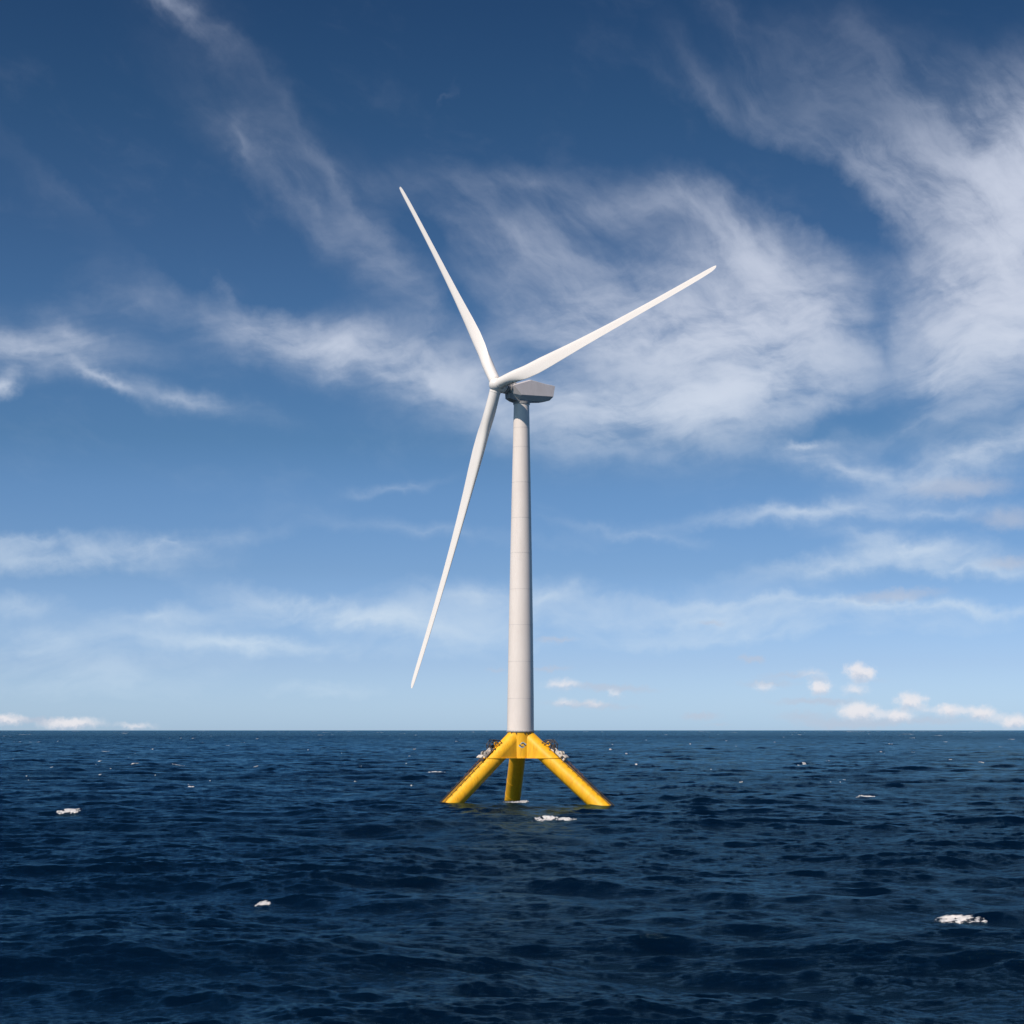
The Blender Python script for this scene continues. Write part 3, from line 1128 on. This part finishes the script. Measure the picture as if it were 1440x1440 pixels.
# ------------------------------------------------------------------ foam
def foam_geo(px, py, wpx, hpx, seed, dens=0.0, holes=0.25, lng=1.0):
    """a broken crest of foam riding on the wave surface: closed shell, thicker in the middle"""
    r0 = FPX * EYE / (py - 1026.4)
    cx, cy = (px - 720) / FPX * r0, r0
    if py > 1080:                       # the wave it rides on lifts or drops it
        for _ in range(6):
            q_ = sea(np.array([cx]), np.array([cy]))
            yy = FPX * (EYE - float(q_[2][0])) / (py - 1026.4)
            cy += 0.6 * (yy - (cy + float(q_[1][0])))
            cx = (px - 720) / FPX * yy - float(q_[0][0])
        # the nearest face that leans towards the camera, where a crest spills
        ys = cy + np.linspace(-1, 1, 41) * min(4.0, 5 * r0 * r0 / (FPX * EYE))
        if py < 1123 or py > 1132:
            zz = sea(np.full(41, cx), ys)[2]
            cy = float(ys[int(np.argmax(np.gradient(zz) + 0.02 * zz))])
    mppx = r0 / FPX
    hw = wpx * mppx / 2
    hl = max(hpx * mppx / 0.34 / 2, 0.25) if py > 1080 else max(hpx * mppx * r0 / EYE / 3, 0.3)
    hl *= lng
    rng = np.random.default_rng(seed)
    nx = int(np.clip(wpx * 4, 10, 260))
    ny = int(np.clip(hpx * 9, 8, 130))
    u = np.linspace(-1.25, 1.25, nx)
    v = np.linspace(-1.25, 1.25, ny)
    U, V = np.meshgrid(u, v, indexing='ij')
    ph = rng.uniform(0, 6.28, (26, 2))
    fr = rng.normal(0, 1, (26, 2)) * np.linspace(1.5, 22, 26)[:, None]
    nz_ = sum(np.sin(fr[i, 0] * U * 1.6 + fr[i, 1] * V + ph[i, 0]) / (1 + 0.13 * i) for i in range(26))
    nz_ /= nz_.std()
    bend = rng.uniform(-.5, .5)
    mask = 1 - (U ** 2 + (V - bend * U ** 2 + .15) ** 2 * 1.3) + nz_ * holes * 2.4 + dens
    X = cx + U * hw
    Y = cy + V * hl
    ax_, ay_, az_ = sea(X, Y)
    return X + ax_, Y + ay_, az_, mask, (cx, cy)


def add_foam(bm, geo, thick, origin):
    X, Y, Zs, mask, _ = geo
    nx, ny = X.shape
    top, bot = {}, {}
    lay = bm.verts.layers.float.get('cover') or bm.verts.layers.float.new('cover')
    ins = mask > 0.02

    def T(i, j):
        if (i, j) not in top:
            hgt = 0.02 + thick * float(np.clip(mask[i, j] - 0.22, 0, 0.8)) * (0.6 + 0.5 * math.sin(i * 0.9 + 1.3 * math.sin(i * 0.37 + j * 0.5)))
            p = Vector((X[i, j], Y[i, j], Zs[i, j])) - origin
            top[(i, j)] = bm.verts.new(p + Vector((0, 0, hgt)))
            bot[(i, j)] = bm.verts.new(p + Vector((0, 0, -0.03)))
            top[(i, j)][lay] = bot[(i, j)][lay] = float(mask[i, j])
        return top[(i, j)]
    cells = set()
    for i in range(nx - 1):
        for j in range(ny - 1):
            if ins[i, j] and ins[i + 1, j] and ins[i, j + 1] and ins[i + 1, j + 1]:
                cells.add((i, j))
    for (i, j) in cells:
        q4 = [(i, j), (i + 1, j), (i + 1, j + 1), (i, j + 1)]
        bm.faces.new([T(*c_) for c_ in q4])
        bm.faces.new([bot[c_] for c_ in reversed(q4)])
        for a_, b_, nb_ in (((i, j), (i + 1, j), (i, j - 1)), ((i + 1, j), (i + 1, j + 1), (i + 1, j)),
                            ((i + 1, j + 1), (i, j + 1), (i, j + 1)), ((i, j + 1), (i, j), (i - 1, j))):
            if nb_ not in cells:
                bm.faces.new((T(*b_), T(*a_), bot[a_], bot[b_]))
    return len(cells)


def link_foam(name, bm, origin):
    bmesh.ops.recalc_face_normals(bm, faces=bm.faces)
    me = bpy.data.meshes.new(name)
    bm.to_mesh(me)
    bm.free()
    me.materials.append(M_FOAM)
    for p in me.polygons:
        p.use_smooth = True
    o = bpy.data.objects.new(name, me)
    o.location = origin
    COL.objects.link(o)
    return o


FOAMS = [
    (1356, 1299, 62, 11, 3, 0.07, 1, 'long bright white foam crest on the near wave at the lower right'),
    (368, 1274, 20, 10, 8, 0.06, 1, 'small ragged white foam patch alone on the near water at the lower left'),
    (177, 1294, 16, 4, 9, 0.05, 1, 'thin tiny foam fleck on a dark wave at the far lower left'),
    (104, 1137, 28, 5, 12, 0.17, 2, 'small white foam crest on the mid water at the left edge'),
    (764, 1153, 30, 6, 5, 0.2, 2, 'bright white foam crest in front of the yellow base, the left one of a pair'),
    (797, 1156, 26, 4, 15, 0.12, 2, 'fainter broken foam crest in front of the yellow base, the right one of a pair'),
    (721, 1129, 38, 6, 21, 0.38, 2.6, 'white foam washing round the foot of the rear yellow leg'),
    (1214, 1120, 24, 4, 31, 0.18, 2.2, 'thin flat foam crest on the mid water right of the yellow base'),
    (608, 1087, 30, 3, 33, 0.16, 2.2, 'long thin foam streak on far water left of the yellow base'),
    (265, 1108, 9, 3, 35, 0.22, 2, 'tiny white foam fleck on the mid water above the left foam crest'),
]
for (px, py, wp, hp_, sdn, thk, lng, lab) in FOAMS:
    g = foam_geo(px, py, wp * 1.0, hp_, sdn, 0.25, 0.2, lng)
    org = Vector((g[4][0], g[4][1], 0))
    bm = bmesh.new()
    add_foam(bm, g, thk, org)
    tag(link_foam('foam_patch', bm, org), lab, 'sea foam', 'foam crests breaking on the sea')

bm = bmesh.new()
rng = np.random.default_rng(77)
for i in range(230):
    py = 1028 + 80 * rng.random() ** (2.2 if i < 120 else 4.0)
    px = rng.uniform(-60, 1500)
    wp = (rng.uniform(2, 7) if rng.random() < .9 else rng.uniform(7, 12)) * (1 if i < 120 else 0.6)
    if 600 < px < 870 and py > 1060:
        continue
    add_foam(bm, foam_geo(px, py, wp, 0.4 + (py - 1027) / 80, 100 + i, 0.0), 0.12 + 0.15 * rng.random(), Vector((0, 0, 0)))
fo = link_foam('distant_whitecaps', bm, (0, 0, 0))
fo['kind'] = 'stuff'
fo['label'] = 'scattered tiny whitecaps on the far sea below the horizon'
fo['category'] = 'sea foam'
